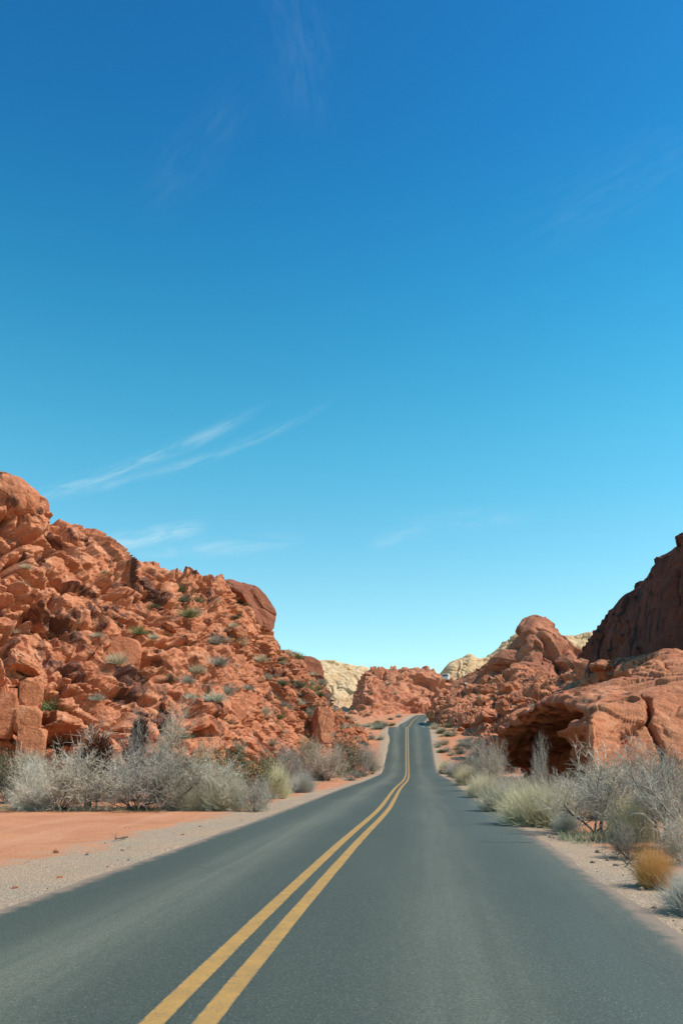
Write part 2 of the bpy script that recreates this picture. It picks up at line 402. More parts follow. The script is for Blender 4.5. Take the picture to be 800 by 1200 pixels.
# left hill -----------------------------------------------------------
LH = [  # crest px,py,d ; foot px,d ; bulge
 (-330, 430, 60, -420, 28), (-200, 470, 58, -250, 29), (-90, 520, 57, -120, 30), (0, 578, 57, -20, 32), (55, 618, 58, 40, 33), (110, 645, 61, 100, 34), (150, 665, 64, 150, 36),
 (200, 680, 68, 200, 39), (250, 688, 72, 250, 43), (284, 704, 77, 282, 47), (308, 738, 79, 310, 51), (320, 762, 81, 325, 53), (336, 770, 85, 345, 57), (360, 784, 90, 366, 66), (384, 821, 97, 390, 77),
 (404, 842, 104, 411, 88), (430, 860, 110, 430, 97), (440, 874, 113, 440, 103)]
cols = []
for cx, cy, cd, fx, fd in LH:
    c = W(cx, cy, cd); b = W(fx, 891, fd); b[2] = ground_z(b[0], b[1]) - 1.
    H = c[2] - b[2]
    m1 = b + (c-b)*np.array([.10, .10, .22]); m2 = b + (c-b)*np.array([.36, .36, .47]); m3 = b + (c-b)*np.array([.72, .72, .80])
    d = np.array([-.55, .83, 0])
    cols.append([b, m1, m2, m3, c, c + d*4 + [0, 0, -.06*H], c + d*14 + [0, 0, -.3*H], c + d*30 + [0, 0, -H-2]])
loft('rocky_hill', cols, .08, M_red, 100, 'rust red broken sandstone hillside rising on the left of the road', flip=False, kind='structure',
     fade=lambda u, v: (1 - .6*sstep(.72, 1, u)) * (1 - .6*np.exp(-((v-.56)/.08)**2)), soft=1, crack=1.45, w=(1.5, 1.25, .40, .15), blocks=(8., 3.2, 1.3, .5), tilt=.36, tall=.1, big=.8, talus=lambda p: .62*sstep(-1.5, 3.5, .97*p[:, 0] + .24*p[:, 1] + 4*fbm(p*.09, 3, 181)))

# far centre ridge (red) and pale hills --------------------------------
cols = []
for px, py, d, fpy, fd in [(404, 846, 262, 852, 215), (414, 832, 268, 850, 214), (422, 810, 280, 850, 213), (430, 790, 292, 850, 213), (440, 785, 300, 848, 215), (470, 787, 305, 846, 232), (495, 792, 305, 844, 240), (520, 797, 305, 842, 240), (545, 803, 305, 838, 235), (575, 806, 300, 836, 225), (620, 806, 290, 836, 215)]:
    b = W(px, fpy, fd); c = W(px, py, d); b[2] -= 3
    m = b + (c-b)*np.array([.42, .42, .5])
    cols.append([b, m, c, c+[0, 14, -3], c+[0, 60, -18]])
loft('red_ridge', cols, .34, M_far, 200, 'low red sandstone ridge closing the valley beyond the end of the road', kind='structure', amp=.9, size=1.9)
cols = []
for px, py, d, fpy, fd in [(315, 760, 340, 860, 300), (345, 768, 340, 860, 290), (372, 773, 340, 860, 285), (400, 777, 342, 858, 285), (430, 783, 345, 856, 290), (460, 792, 350, 850, 300), (490, 805, 352, 850, 310)]:
    b = W(px, fpy, fd); c = W(px, py, d)
    m = b + (c-b)*np.array([.55, .55, .45])
    cols.append([b, m, c, c+[0, 14, -2], c+[0, 70, -20]])
loft('pale_hill', cols, .42, M_pale, 230, 'pale yellow sandstone hill showing past the end of the left slope', kind='structure', amp=.5, size=1.2, soft=1)
cols = []
for px, py, d, fpy, fd in [(512, 806, 330, 815, 318), (519, 788, 331, 806, 318), (527, 777, 332, 804, 316), (540, 772, 334, 806, 314), (552, 766, 335, 806, 314), (560, 771, 336, 806, 312), (575, 767, 338, 806, 312), (592, 753, 340, 806, 312), (612, 742, 342, 806, 312), (640, 744, 344, 806, 312), (668, 745, 346, 806, 312), (692, 741, 348, 806, 312), (720, 735, 350, 806, 312), (760, 720, 350, 806, 312)]:
    b = W(px, fpy, fd); c = W(px, py, d); b[2] -= 3
    m = b + (c-b)*np.array([.4, .4, .55])
    cols.append([b, m, c, c+[0, 12, -2], c+[0, 70, -25]])
loft('cream_ridge', cols, .42, M_pale, 260, 'cream coloured sandstone ridge behind the reddish peak on the right', kind='structure', amp=.42, size=1.2, soft=1)

# peak ------------------------------------------------------------------
cols = []
for px, py, d, fpy, fd in [(528, 799, 215, 812, 190), (545, 792, 214, 815, 185), (560, 784, 212, 818, 178), (575, 774, 210, 820, 172), (590, 762, 208, 822, 166), (603, 748, 206, 824, 162), (614, 734, 205, 825, 160), (624, 727, 205, 826, 158), (635, 729, 204, 826, 156), (645, 739, 203, 826, 154), (655, 750, 202, 826, 152), (668, 762, 200, 826, 150), (682, 768, 200, 826, 148), (700, 768, 200, 826, 146), (730, 762, 198, 826, 144), (790, 750, 198, 826, 140)]:
    b = W(px, fpy, fd); c = W(px, py, d); b[2] -= 2.5
    m1 = b + (c-b)*np.array([.35, .35, .32]); m2 = b + (c-b)*np.array([.72, .72, .78])
    cols.append([b, m1, m2, c, c+[0, 8, -1.5], c+[0, 45, -16]])
loft('sandstone_peak', cols, .22, M_peak, 300, 'brown red rounded sandstone peak standing on the right beyond the rubble', kind='structure', amp=.8, size=1.6, blocks=(7., 3., 1.1), w=(1.3, .6, .15), crack=.5)

# rubble hill along the right of the road -----------------------------------
cols = []
for cpx, cpy, cd, fpx, fd in [(505, 843, 150, 508, 132), (516, 820, 158, 515, 122), (540, 808, 168, 525, 110), (575, 803, 172, 540, 100), (605, 797, 160, 564, 88), (635, 797, 140, 606, 78), (665, 793, 125, 650, 70), (700, 788, 110, 690, 64), (735, 782, 100, 730, 60), (790, 775, 90, 780, 57), (870, 765, 85, 850, 55)]:
    b = W(fpx, 891, fd); b[2] = ground_z(b[0], b[1]) - 1.; c = W(cpx, cpy, cd)
    m1 = b + (c-b)*np.array([.25, .22, .34]); m2 = b + (c-b)*np.array([.62, .58, .70])
    cols.append([b, m1, m2, c, c+[6, 10, -1], c+[20, 40, -8]])
loft('rubble_slope', cols, .17, M_red, 400, 'red slope of broken rubble on the right above the roadside shrubs', kind='structure', amp=.8, size=1., soft=1, w=(1.4, .75, .42, .17), talus=lambda p: .55*sstep(-.1, .3, fbm(p*.06, 3, 480)))

# dark dome wall ---------------------------------------------------------
cols = []
for px, py, d, in [(666, 788, 124), (679, 778, 120), (690, 768, 114), (696, 752, 110), (706, 735, 107), (719, 717, 103), (734, 701, 100), (750, 686, 96), (768, 669, 91), (785, 652, 86), (800, 637, 81), (835, 594, 75), (890, 553, 69), (960, 518, 64)]:
    c = W(px, py, d*1.45); H = c[2]
    cols.append([[c[0]-.34*H, c[1], 3.], c + [-.33*H, 0, -.78*H], c + [-.30*H, 0, -.55*H], c + [-.235*H, 0, -.32*H], c + [-.15*H, 0, -.15*H], c + [-.06*H, 0, -.04*H], c, c + [4, .3, .1], c+[12, 2, -1.5], c+[30, 5, -H*.6], c+[45, 6, -H-3]])
loft('sandstone_dome', cols, .17, M_dome, 500, 'tall varnished sandstone dome, colour darkened for its shaded wall, rising out of frame on the right', flip=True, kind='structure', amp=.6, size=1.0, ledge=.2, blocks=(6., 2., .7), w=(.7, .3, .1), big=.7)
# sunlit shelf in front of the dome
# overhanging ledge with the dark hollow ------------------------------------
cols = []
for y, lipx, lipz, fx in [(74, 14.6, 1.6, 15.4), (68, 13.0, 2.6, 16.9), (62, 12.0, 3.6, 19.), (56, 11.6, 4.0, 20.), (51, 11.5, 4.25, 20.), (46, 11.5, 4.5, 20.), (42.5, 11.7, 4.2, 19.), (39, 12.6, 3.2, 17.0), (37, 13.6, 2.0, 15.5)]:
    cols.append([[fx, y, -1], [fx+.5, y, .8], [fx+.3, y, lipz-1.0], [fx-3., y, lipz-.6], [lipx+.4, y, lipz-.25], [lipx, y, lipz], [lipx+.5, y, lipz+.45], [lipx+2.8, y+.3, lipz+.9],
                 [lipx+7, y+1.5, lipz+1.5], [lipx+13, y+4, lipz+1.5], [lipx+22, y+8, lipz-2.]])
loft('rock_ledge', cols, .09, M_red, 600, 'long red rock ledge overhanging a black shaded hollow on the right', flip=True, kind='structure', amp=.3, size=.8)
# big tilted slab at the right edge ---------------------------------------------
cols = []
for px, dn, ytop, dt, yc, dc in [(690, 31.2, 850, 33, 844, 36), (692, 30.2, 848, 31.6, 838, 36), (704, 29.8, 838, 33.5, 820, 39), (725, 29.4, 832, 34.5, 806, 42.5), (752, 29, 824, 35, 783, 47), (780, 28.6, 815, 35.5, 768, 49), (810, 28.2, 808, 36, 759, 50), (860, 27.6, 796, 36, 742, 51), (930, 27, 780, 36, 735, 50)]:
    b = W(px, 891, dn); b[2] = -1.
    s = W(px, ytop, dt); c = W(px, yc, dc)
    m = b + (s-b)*np.array([.45, .45, .5]); m2 = s + (c-s)*.5
    cols.append([b, m, s, m2, c, c+[2, 6, -.2], c+[5, 20, -6]])
def slab_joints(p):
    # one long open joint and two short side joints running down the slab
    out = 0
    for (xa, ya), (xb, yb), w_, dp in (((13.6, 37.), (11.6, 29.6), .10, .7), ((12.9, 34.5), (11.4, 33.6), .06, .35), ((15.6, 36.), (14.2, 30.5), .06, .4)):
        ux, uy = xb-xa, yb-ya; L_ = math.hypot(ux, uy); ux /= L_; uy /= L_
        a = (p[:, 0]-xa)*ux + (p[:, 1]-ya)*uy; b = -(p[:, 0]-xa)*uy + (p[:, 1]-ya)*ux + .5*fbm(p*.7, 4, 777)
        out = out - dp*np.exp(-(b/w_)**2)*sstep(-.5, .3, a)*(1 - sstep(L_-.3, L_+.5, a))
    return out
left = [[p[0] + dx, p[1] + dy, p[2]] for p, dx, dy in zip(cols[0], (3.2, 2.6, .9, 1., 2., 2., 2.), (11, 11, 9, 8, 7, 5, 4))]
corner = [[p[0] + dx, p[1] + dy, p[2]] for p, dx, dy in zip(cols[0], (1.6, 1.1, .12, .1, .2, .2, .2), (2.2, 2.0, 1.2, 1., 1., 1., 1.))]
cols[:0] = [left, corner]
loft('sandstone_slab', cols, .07, M_slab, 700, 'smooth orange sandstone slab with a vertical crack above the bare trees on the right', kind='structure', amp=.36, size=.9, blocks=(6., 2.2, .8), w=(.8, .4, .12), ledge=.35, crack=.5, big=.5, extra=slab_joints)


# ------------------------------------------------------------------ boulders
def ico(sub):
    import bmesh
    bm = bmesh.new(); bmesh.ops.create_icosphere(bm, subdivisions=sub, radius=1.)
    V = np.array([v.co[:] for v in bm.verts]); T = np.array([[v.index for v in f.verts] for f in bm.faces]); bm.free(); return V, T
IC = {k: ico(k) for k in (3, 5, 6)}
def boulder_mesh(name, seed, mat, scale=(1, 1, 1), cuts=14, rough=.06, round_=.78, sub=5, groove=0., tilt=0., joints=1.):
    r = np.random.default_rng(seed); V, T = IC[sub]; V = V.copy()
    V *= 1 + .22*fbm(V*1.1 + seed*3.1, 3, seed)[:, None]
    for _ in range(cuts):
        n = r.normal(size=3); n /= np.linalg.norm(n); d = r.uniform(round_*.72, round_*1.08)
        V -= np.maximum(V @ n - d, 0)[:, None] * n
    pl, ed, rn = voro(V*1.5 + seed, seed); nn = V / np.linalg.norm(V, axis=1, keepdims=True)
    V += nn * joints * (.07*rn - .05*(1 - sstep(0, .1, ed)))[:, None] * (rough/.06)
    V += nn * (rough*fbm(V*3 + seed, 5, seed + 5))[:, None]
    V *= np.array(scale)
    if groove:
        z = V[:, 2]*math.cos(tilt) + V[:, 0]*math.sin(tilt)
        V += nn * (groove*vnoise(np.stack([V[:, 0]*.3, V[:, 1]*.3, z*3.2], 1), seed+8))[:, None]
    return mesh_np(name, V, tris=T, smooth=False, mat=mat)
BV = [boulder_mesh('boulder', 10+k, M_bould, sub=5, cuts=10 + 2*k) for k in range(7)]
SV = [boulder_mesh('stone', 50+k, M_bould, (1, .8, .6), sub=3, cuts=9) for k in range(3)]
M_stone = rock_material('pale_stone', (.40, .30, .23), (.36, .24, .17), (.50, .42, .34), (.2, .13, .1), .2, 8.)
SP = [boulder_mesh('stone', 60+k, M_stone, (1, .8, .6), sub=3, cuts=9) for k in range(3)]
def place(name, me, loc, size, rot=None, **kw):
    o = link(name, me, **kw); o.location = loc; o.scale = size if hasattr(size, '__len__') else (size,)*3
    o.rotation_euler = rot if rot is not None else (rng.uniform(-.4, .4), rng.uniform(-.4, .4), rng.uniform(0, 6.28)); return o
def proj(p):
    q = p - np.array([0, 0, CAMH]); d = q[..., 1]*CT + q[..., 2]*ST; u = -q[..., 1]*ST + q[..., 2]*CT
    return 400 + F*q[..., 0]/d, 600 - F*u/d, d
def surface_spots(key, n, box, dens=None, top=.85, gap=.0):
    """random spots of a hillside that lie within sight of the road"""
    S = SURF[key]; px, py, d = proj(S)
    ok = (px > box[0]) & (px < box[2]) & (py > box[1]) & (py < box[3])
    ok[:, int(S.shape[1]*top):] = False
    wgt = np.where(ok, 1., 0.)
    if dens is not None: wgt = wgt * dens(px, py)
    idx = rng.choice(wgt.size, size=min(n*6, int((wgt > 0).sum())), replace=False, p=(wgt/wgt.sum()).ravel())
    P3 = S.reshape(-1, 3)[idx]; out = []
    for p in P3:
        if all((p - q) @ (p - q) > gap*gap for q in out): out.append(p)
        if len(out) >= n: break
    return out
LHT = .62   # share of the left hill's profile that faces the road
for p in surface_spots('rocky_hill100', 110, (-20, 560, 450, 905), top=LHT, gap=.9):
    sz = .35 + .8*rng.random()**2.2
    place('boulder', BV[rng.integers(7)], p + [0, 0, .12*sz], (sz*rng.uniform(.8, 1.3), sz*rng.uniform(.8, 1.2), sz*rng.uniform(.6, .95)),
          label='angular rust red boulder lodged in the broken left hillside', cat='boulder', group='boulders lodged in the left hillside')
for p in surface_spots('rubble_slope400', 120, (505, 780, 740, 880), top=.72, gap=1.):
    sz = .5 + 1.3*rng.random()**2
    place('boulder', BV[rng.integers(7)], p + [0, 0, .2*sz], (sz*rng.uniform(.8, 1.4), sz*rng.uniform(.8, 1.2), sz*rng.uniform(.6, 1.1)),
          label='rust red boulder lying on the rubble slope right of the road', cat='boulder', group='boulders on the right rubble slope')
def survey(name, me, px, py, d, wpx, hpx, rot, label, deep=1., cat='boulder'):
    k = d/F; co = np.empty(len(me.vertices)*3, np.float32); me.vertices.foreach_get('co', co)
    co = co.reshape(-1, 3) * np.array([wpx/2*k, wpx/2*k*deep, hpx/2*k], np.float32); me.vertices.foreach_set('co', co.ravel()); me.update()
    return place(name, me, W(px, py, d), 1., rot, label=label, cat=cat)
capm = boulder_mesh('cap_boulder', 21, M_cap, (1, 1, 1), cuts=13, rough=.06, round_=.84, sub=6, groove=.055, tilt=.5, joints=.35)
survey('cap_boulder', capm, 285, 712, 75.5, 86, 50, (0, .70, .25), 'big smooth brown boulder capping the left hillside against the sky', 1.)
survey('ledge_boulder', boulder_mesh('ledge_boulder', 22, M_cap, cuts=12, rough=.05, sub=5), 300, 752, 76, 56, 40, (0, .25, .3), 'brown blocky boulder right beneath the big cap boulder', .9)
survey('skyline_boulder', boulder_mesh('skyline_boulder', 23, M_cap, cuts=6, rough=.05, round_=.95, sub=5, groove=.04, joints=.15), 361, 784, 88, 38, 30, (0, .35, .2), 'rounded brown boulder sitting on the skyline near the end of the left hill', .9)
survey('skyline_boulder', boulder_mesh('skyline_boulder', 24, M_bould, cuts=8, rough=.05, sub=5), 331, 774, 82, 34, 26, (0, .5, .9), 'light red boulder between the cap boulder and the rounded brown one', .9)
survey('summit_boulder', boulder_mesh('summit_boulder', 25, M_red, cuts=7, rough=.06, round_=.95, sub=6, groove=.04, tilt=.5, joints=.3), 14, 594, 55, 96, 66, (0, .55, .2), 'large brownish boulder at the top of the left hill by the picture edge', .9)
survey('skyline_boulder', boulder_mesh('skyline_boulder', 26, M_bould, cuts=10, rough=.05, sub=5), 212, 676, 67, 17, 12, (.2, .2, .9), 'small red boulder perched alone on the skyline of the left hill', .9)
for k, (px, py, d, wp, hp, lab) in enumerate([(35, 815, 34.5, 30, 34, 'topmost of the three squared blocks stacked at the left cliff foot'), (33, 843, 34, 34, 32, 'middle one of the three squared blocks stacked at the left cliff foot'), (37, 872, 33.5, 36, 36, 'lowest of the three squared blocks stacked at the left cliff foot'), (6, 836, 33.8, 30, 60, 'narrow squared block at the very left edge beside the stacked blocks'), (135, 770, 48.5, 58, 42, 'bulging red block over a dark hollow in the middle of the left hillside'), (255, 840, 52, 60, 40, 'broad red block low on the left hillside above the shrubs'), (377, 850, 70, 26, 42, 'upright red block standing at the foot of the left hill near the road')]):
    me = boulder_mesh('cliff_block', 80+k, M_slab if k < 4 else M_red, cuts=4, rough=.04, round_=1.1, sub=5)
    co = np.empty(len(me.vertices)*3, np.float32); me.vertices.foreach_get('co', co); co = co.reshape(-1, 3)
    lim = .74; co = np.clip(co, -lim, lim)/lim + .05*fbm(co*2.2+k, 3, 90+k)[:, None]
    me.vertices.foreach_set('co', co.ravel().astype(np.float32)); me.update()
    survey('cliff_block', me, px, py, d, wp*.9, hp*.95, (rng.uniform(-.12, .12), rng.uniform(-.1, .1), rng.uniform(.2, .7)), lab, .8, 'rock')
for k, (px, py, d, wp, hp, rt, lab) in enumerate([(624, 742, 202, 34, 30, .2, 'round knob of rock at the very top of the brown peak'), (646, 765, 190, 34, 48, .5, 'long rounded lobe on the right flank of the brown peak'), (598, 775, 190, 50, 26, -.4, 'low rounded lobe on the left flank of the brown peak'), (622, 788, 178, 40, 26, .3, 'broad lump below the middle of the brown peak'), (664, 778, 182, 26, 26, .3, 'small rounded lump at the right foot of the brown peak')]):
    survey('peak_knob', boulder_mesh('peak_knob', 120+k, M_peak, cuts=8, rough=.06, round_=.95, sub=5, groove=.03, joints=.3), px, py, d, wp, hp, (.1, rt, .4*k), lab, 1., 'rock')
for k, (px, py, d, wp, hp, rt, lab) in enumerate([(680, 783, 100, 22, 32, .2, 'upright red boulder below the left end of the dark dome'), (775, 772, 70, 50, 24, -.2, 'flat orange boulder on top of the slab at the right edge'), (588, 826, 100, 18, 22, 0., 'upright dark red boulder beside another in the middle of the rubble'), (505, 838, 128, 9, 12, 0., 'small dark boulder at the roadside where the road bends out of sight'), (626, 812, 96, 18, 24, 0., 'rounded red boulder standing high on the rubble slope')]):
    survey('big_boulder', boulder_mesh('big_boulder', 140+k, M_red if k < 2 else M_bould, cuts=10, rough=.05, sub=5), px, py, d, wp, hp, (.1, rt, .5*k), lab, .9)

# ------------------------------------------------------------------ vegetation
def twig_material(name, a, b, rough=.85, tip=None, var=.24):
    m, t = material(name); at = t.n('ShaderNodeAttribute', attribute_name='tone').outputs['Fac']
    col = t.mix(at, a, b)
    rnd = t.n('ShaderNodeObjectInfo').outputs['Random']
    h = t.n('ShaderNodeHueSaturation', i_Color=col); t.put(h.inputs['Value'], t.ramp(rnd, 0, 1, 1-var, 1+var)); t.put(h.inputs['Saturation'], t.ramp(rnd, .2, .8, .85, 1.15))
    t.out(h.outputs[0], rough, spec=.15); return m
M_twig = twig_material('grey_dead_twigs', (.31, .265, .21), (.62, .545, .43))
M_twig2 = twig_material('grey_brown_twigs', (.25, .20, .135), (.50, .41, .285))
M_wood = twig_material('dark_grey_wood', (.060, .052, .046), (.14, .125, .11))
M_straw = twig_material('pale_straw_blades', (.44, .38, .23), (.74, .66, .46))
M_green = twig_material('grey_green_blades', (.13, .15, .06), (.26, .28, .12))
M_white = twig_material('silver_grey_blades', (.42, .39, .32), (.70, .65, .54))
M_rust = twig_material('rust_orange_blades', (.52, .28, .12), (.78, .50, .26))
M_olive = twig_material('olive_leaves', (.12, .12, .045), (.29, .26, .10))
M_mist = twig_material('mistletoe_stems', (.045, .022, .016), (.13, .055, .035))
M_hill = []
for nm, a_, b_ in (('sage', (.30, .31, .22), (.55, .55, .43)), ('dry', (.34, .28, .18), (.56, .50, .36)), ('leafy', (.11, .13, .055), (.24, .25, .12))):
    M_hill.append(twig_material('hill_' + nm + '_blades', a_, b_))

def tubes(S, tone):
    """segments (n, 8): start, end, radii -> open three sided prisms"""
    S = np.asarray(S, float); a, b = S[:, :3], S[:, 3:6]; d = b - a; d /= np.linalg.norm(d, axis=1, keepdims=True) + 1e-9
    h = np.where(np.abs(d[:, 2:]) < .9, [[0, 0, 1.]], [[1., 0, 0]]); x = np.cross(d, h); x /= np.linalg.norm(x, axis=1, keepdims=True); y = np.cross(d, x)
    V = []
    for e, r in ((a, S[:, 6:7]), (b, S[:, 7:8])):
        for k in range(3):
            t_ = 2.0944*k; V.append(e + r*(math.cos(t_)*x + math.sin(t_)*y))
    V = np.stack(V, 1).reshape(-1, 3); o = 6*np.arange(len(S))[:, None]
    Q = np.concatenate([o + [0, 1, 4, 3], o + [1, 2, 5, 4], o + [2, 0, 3, 5]])
    return V, Q, np.repeat(tone, 6)
def tube_mesh(name, S, mat, tone=None):
    tone = rng.random(len(S)) if tone is None else tone
    V, Q, tn = tubes(S, np.asarray(tone)); return mesh_np(name, V, Q, smooth=True, mat=mat, attrs={'tone': tn})
def unit(v): return v / (np.linalg.norm(v) + 1e-9)
def grow(r, p, d, L, rad, steps, bend, up, out, kids, ks):
    """one crooked branch; returns its nodes"""
    nodes = []
    for i in range(steps):
        d = unit(d + r.normal(size=3)*bend + np.array([0, 0, up])); q = p + d*L/steps
        r0, r1 = rad*(1 - .7*i/steps), rad*(1 - .7*(i+1)/steps)
        out.append((*p, *q, r0, r1)); p = q; nodes.append((p, d, r1))
    return nodes
def shrub_parts(seed, stems=26, lens=(.7, 1.15), spread=1.15, flat=1., rad=.011, n2=3, n3=3, bend=.22, up=.05, fine=.0045, l2=.36, l3=.17, lean=0.):
    """leafless shrub of about unit height: dark stems and pale twigs"""
    r = np.random.default_rng(seed); big, tw = [], []
    for s in range(stems):
        az = r.uniform(0, 6.283); po = spread*r.random()**.6
        d = np.array([math.cos(az)*math.sin(po), math.sin(az)*math.sin(po), math.cos(po)*flat + lean])
        p = np.array([math.cos(az), math.sin(az), 0])*.14*r.random()
        for (q, dq, rq) in grow(r, p, d, r.uniform(*lens), rad*r.uniform(.6, 1.2), 6, bend, up, big, 0, 0)[1:]:
            for _ in range(n2):
                d2 = unit(dq + r.normal(size=3)*.75 + np.array([0, 0, .15]))
                for (q2, dq2, rq2) in grow(r, q, d2, l2*r.uniform(.5, 1.3), max(rq*.55, fine), 3, bend*1.1, .02, tw, 0, 0):
                    for _ in range(n3):
                        grow(r, q2, unit(dq2 + r.normal(size=3)*.8 + np.array([0, 0, .1])), l3*r.uniform(.4, 1.3), fine*.75, 2, bend, .02, tw, 0, 0)
    big, tw = np.array(big), np.array(tw)
    big = big[(big[:, 5] > -.02)]; tw = tw[(tw[:, 2] > .0) & (tw[:, 5] > .0)]
    return big, tw
def tuft_seg(seed, n, rad=.004, spread=1.42, base=.16, droop=.35, lens=(.55, 1.05), steps=3, up=.12, fuzz=.1):
    r = np.random.default_rng(seed); S = []; T = []
    for _ in range(n):
        az = r.uniform(0, 6.283); po = spread*r.random()**.55
        d = np.array([math.cos(az)*math.sin(po), math.sin(az)*math.sin(po), math.cos(po)])
        a2 = r.uniform(0, 6.283); p = np.array([math.cos(a2), math.sin(a2), 0])*base*math.sqrt(r.random()) + d*[.1, .1, 0]
        L = r.uniform(*lens); tn = r.random()
        for i in range(steps):
            d = unit(d + r.normal(size=3)*fuzz + np.array([0, 0, up - droop*i/steps*.6])); q = p + d*L/steps
            if q[2] < .01: q[2] = .01
            S.append((*p, *q, rad*(1-.28*i), rad*(1-.28*(i+1)))); T.append(min(1, tn*.7 + .3*i/steps)); p = q
    return np.array(S), np.array(T)
def clump_seg(seed, n, subs=7, fuzz=.16, **kw):
    """a ragged clump made of several tufts of unequal height, with stray blades"""
    r = np.random.default_rng(seed); SS, TT = [], []
    for k in range(subs):
        S, T = tuft_seg(seed*31 + k, n//subs, fuzz=fuzz, **kw); a = r.uniform(0, 6.283); q = .36*math.sqrt(r.random()); h = r.uniform(.72, 1.0)*(1 - .3*q)
        S = S.copy(); S[:, [0, 1, 2, 3, 4, 5]] *= h; S[:, [0, 3]] += q*math.cos(a); S[:, [1, 4]] += q*math.sin(a); SS.append(S); TT.append(np.clip(T*.75 + r.uniform(-.15, .35), 0, 1))
    S, T = tuft_seg(seed*31 + 99, 60, fuzz=.2, **{**kw, 'lens': (.8, 1.15)}); S = S.copy(); S[:, :6] *= .9; SS.append(S); TT.append(T)
    return np.concatenate(SS), np.concatenate(TT)
def leaf_cloud(seed, tips, n, size):
    r = np.random.default_rng(seed); c = tips[r.integers(len(tips), size=n)] + r.normal(size=(n, 3))*.03
    a = r.normal(size=(n, 3)); a /= np.linalg.norm(a, axis=1, keepdims=True); b = np.cross(a, r.normal(size=(n, 3))); b /= np.linalg.norm(b, axis=1, keepdims=True)
    s = size*r.uniform(.6, 1.4, (n, 1)); V = np.stack([c - a*s, c + b*s*.55, c + a*s, c - b*s*.55], 1).reshape(-1, 3)
    V[:, 2] = np.maximum(V[:, 2], .01)
    return V, np.arange(4*n).reshape(-1, 4), np.repeat(r.random(n), 4)
# kinds: name -> list of variants, each a list of (part name, mesh)
KIND = {}
KIND['grey_shrub'] = []
for k in range(4):
    b_, w_ = shrub_parts(200+k, stems=30, spread=1.25)
    KIND['grey_shrub'].append([('branches', tube_mesh('branches', b_, M_wood)), ('twigs', tube_mesh('twigs', w_, M_twig))])
KIND['brown_shrub'] = []
for k in range(2):
    b_, w_ = shrub_parts(220+k, stems=34, spread=1.0, bend=.16, n3=3, l2=.30)
    KIND['brown_shrub'].append([('branches', tube_mesh('branches', b_, M_wood)), ('twigs', tube_mesh('twigs', w_, M_twig2))])
KIND['bare_tree'] = []
for k in range(4):
    b_, w_ = shrub_parts(240+k, stems=5, lens=(.8, 1.2), spread=.85, rad=.026, n2=5, n3=5, bend=.30, up=.06, fine=.0042, l2=.52, l3=.24)
    KIND['bare_tree'].append([('trunk', tube_mesh('trunk', b_, M_wood)), ('twigs', tube_mesh('twigs', w_, M_twig))])
def two_tone(k, n, mat, n2, mat2, nm, **kw):
    S, T = (tuft_seg if nm else clump_seg)(k, n, **kw); S2, T2 = tuft_seg(k+500, n2, rad=.005, spread=1.0, base=.2, lens=(.25, .5))
    return [('dry_blades', tube_mesh('dry_blades', S, mat, T)), ('green_blades', tube_mesh('green_blades', S2, M_green, T2))]
KIND['straw_tuft'] = [two_tone(260+k, 3000, M_straw, 420, M_green, '', rad=.0046, fuzz=.24) for k in range(3)]
KIND['silver_tuft'] = [two_tone(270+k, 2200, M_white, 160, M_green, '', rad=.0045, fuzz=.22, spread=1.4) for k in range(2)]
KIND['rust_tuft'] = [two_tone(280, 2800, M_rust, 420, M_green, 'globe', rad=.0046, spread=1.25, lens=(.55, 1.05), droop=.1, base=.2, fuzz=.2, steps=4)]
KIND['green_shrub'] = []
for k in range(3):
    b_, w_ = shrub_parts(290+k, stems=20, spread=.95, n2=3, n3=2)
    V, Q, tn = leaf_cloud(k, w_[:, 3:6], 3800, .022)
    KIND['green_shrub'].append([('branches', tube_mesh('branches', np.concatenate([b_, w_[::3]]), M_wood)), ('leaves', mesh_np('leaves', V, Q, mat=M_olive, attrs={'tone': tn}))])
HILLV = []
for k in range(6):
    S, T = tuft_seg(300+k, 240, rad=.014, spread=1.4, base=.3, steps=2, fuzz=.2)
    HILLV.append(tube_mesh('hill_shrub', S, M_hill[k % 3], T))

def fit(parts, hq=97.5, rq=95):
    """scale the parts of one plant to unit height and unit radius"""
    co = []
    for _, me in parts:
        c = np.empty(len(me.vertices)*3, np.float32); me.vertices.foreach_get('co', c); co.append(c.reshape(-1, 3))
    al = np.concatenate(co); h = np.percentile(al[:, 2], hq); rr = np.percentile(np.hypot(al[:, 0], al[:, 1]), rq)
    for (_, me), c in zip(parts, co):
        c /= np.array([rr, rr, h], np.float32); me.vertices.foreach_set('co', c.ravel()); me.update()
for vs in KIND.values():
    for parts in vs: fit(parts, *((97.5, 95) if parts[0][0] in ('branches', 'trunk') else (99.6, 98.5)))
def foot(px, py, d=None):
    if d is None:
        gz = 0.
        for _ in range(5):
            u = (600 - py)/F; den = ST + u*CT
            d = (gz - CAMH)/den if den < -1e-4 else 95.
            d = min(max(d, 2.), 95.); p = W(px, py, d); gz = float(ground_z(p[0], p[1]))
    p = W(px, py, d); p[2] = float(ground_z(p[0], p[1])) - .02
    return p, d
used = {}
def plant(kind, px, py, hpx, wpx, label, cat, group=None, d=None, var=None):
    p, d = foot(px, py, d); vs = KIND[kind]; v = used.get(kind, 0) if var is None else var; used[kind] = v + 1
    parts = vs[v % len(vs)]
    e = bpy.data.objects.new(kind, None); COL.objects.link(e); e.location = p; tag(e, label, cat, group)
    e.empty_display_size = .2
    H = hpx*d/F; Wd = wpx*d/F/2.0
    e.rotation_euler = (0, 0, rng.uniform(0, 6.28)); e.scale = (Wd, Wd, H)
    for nm, me in parts: link(nm, me, parent=e)
    return e
SH = 'shrub'
L = plant
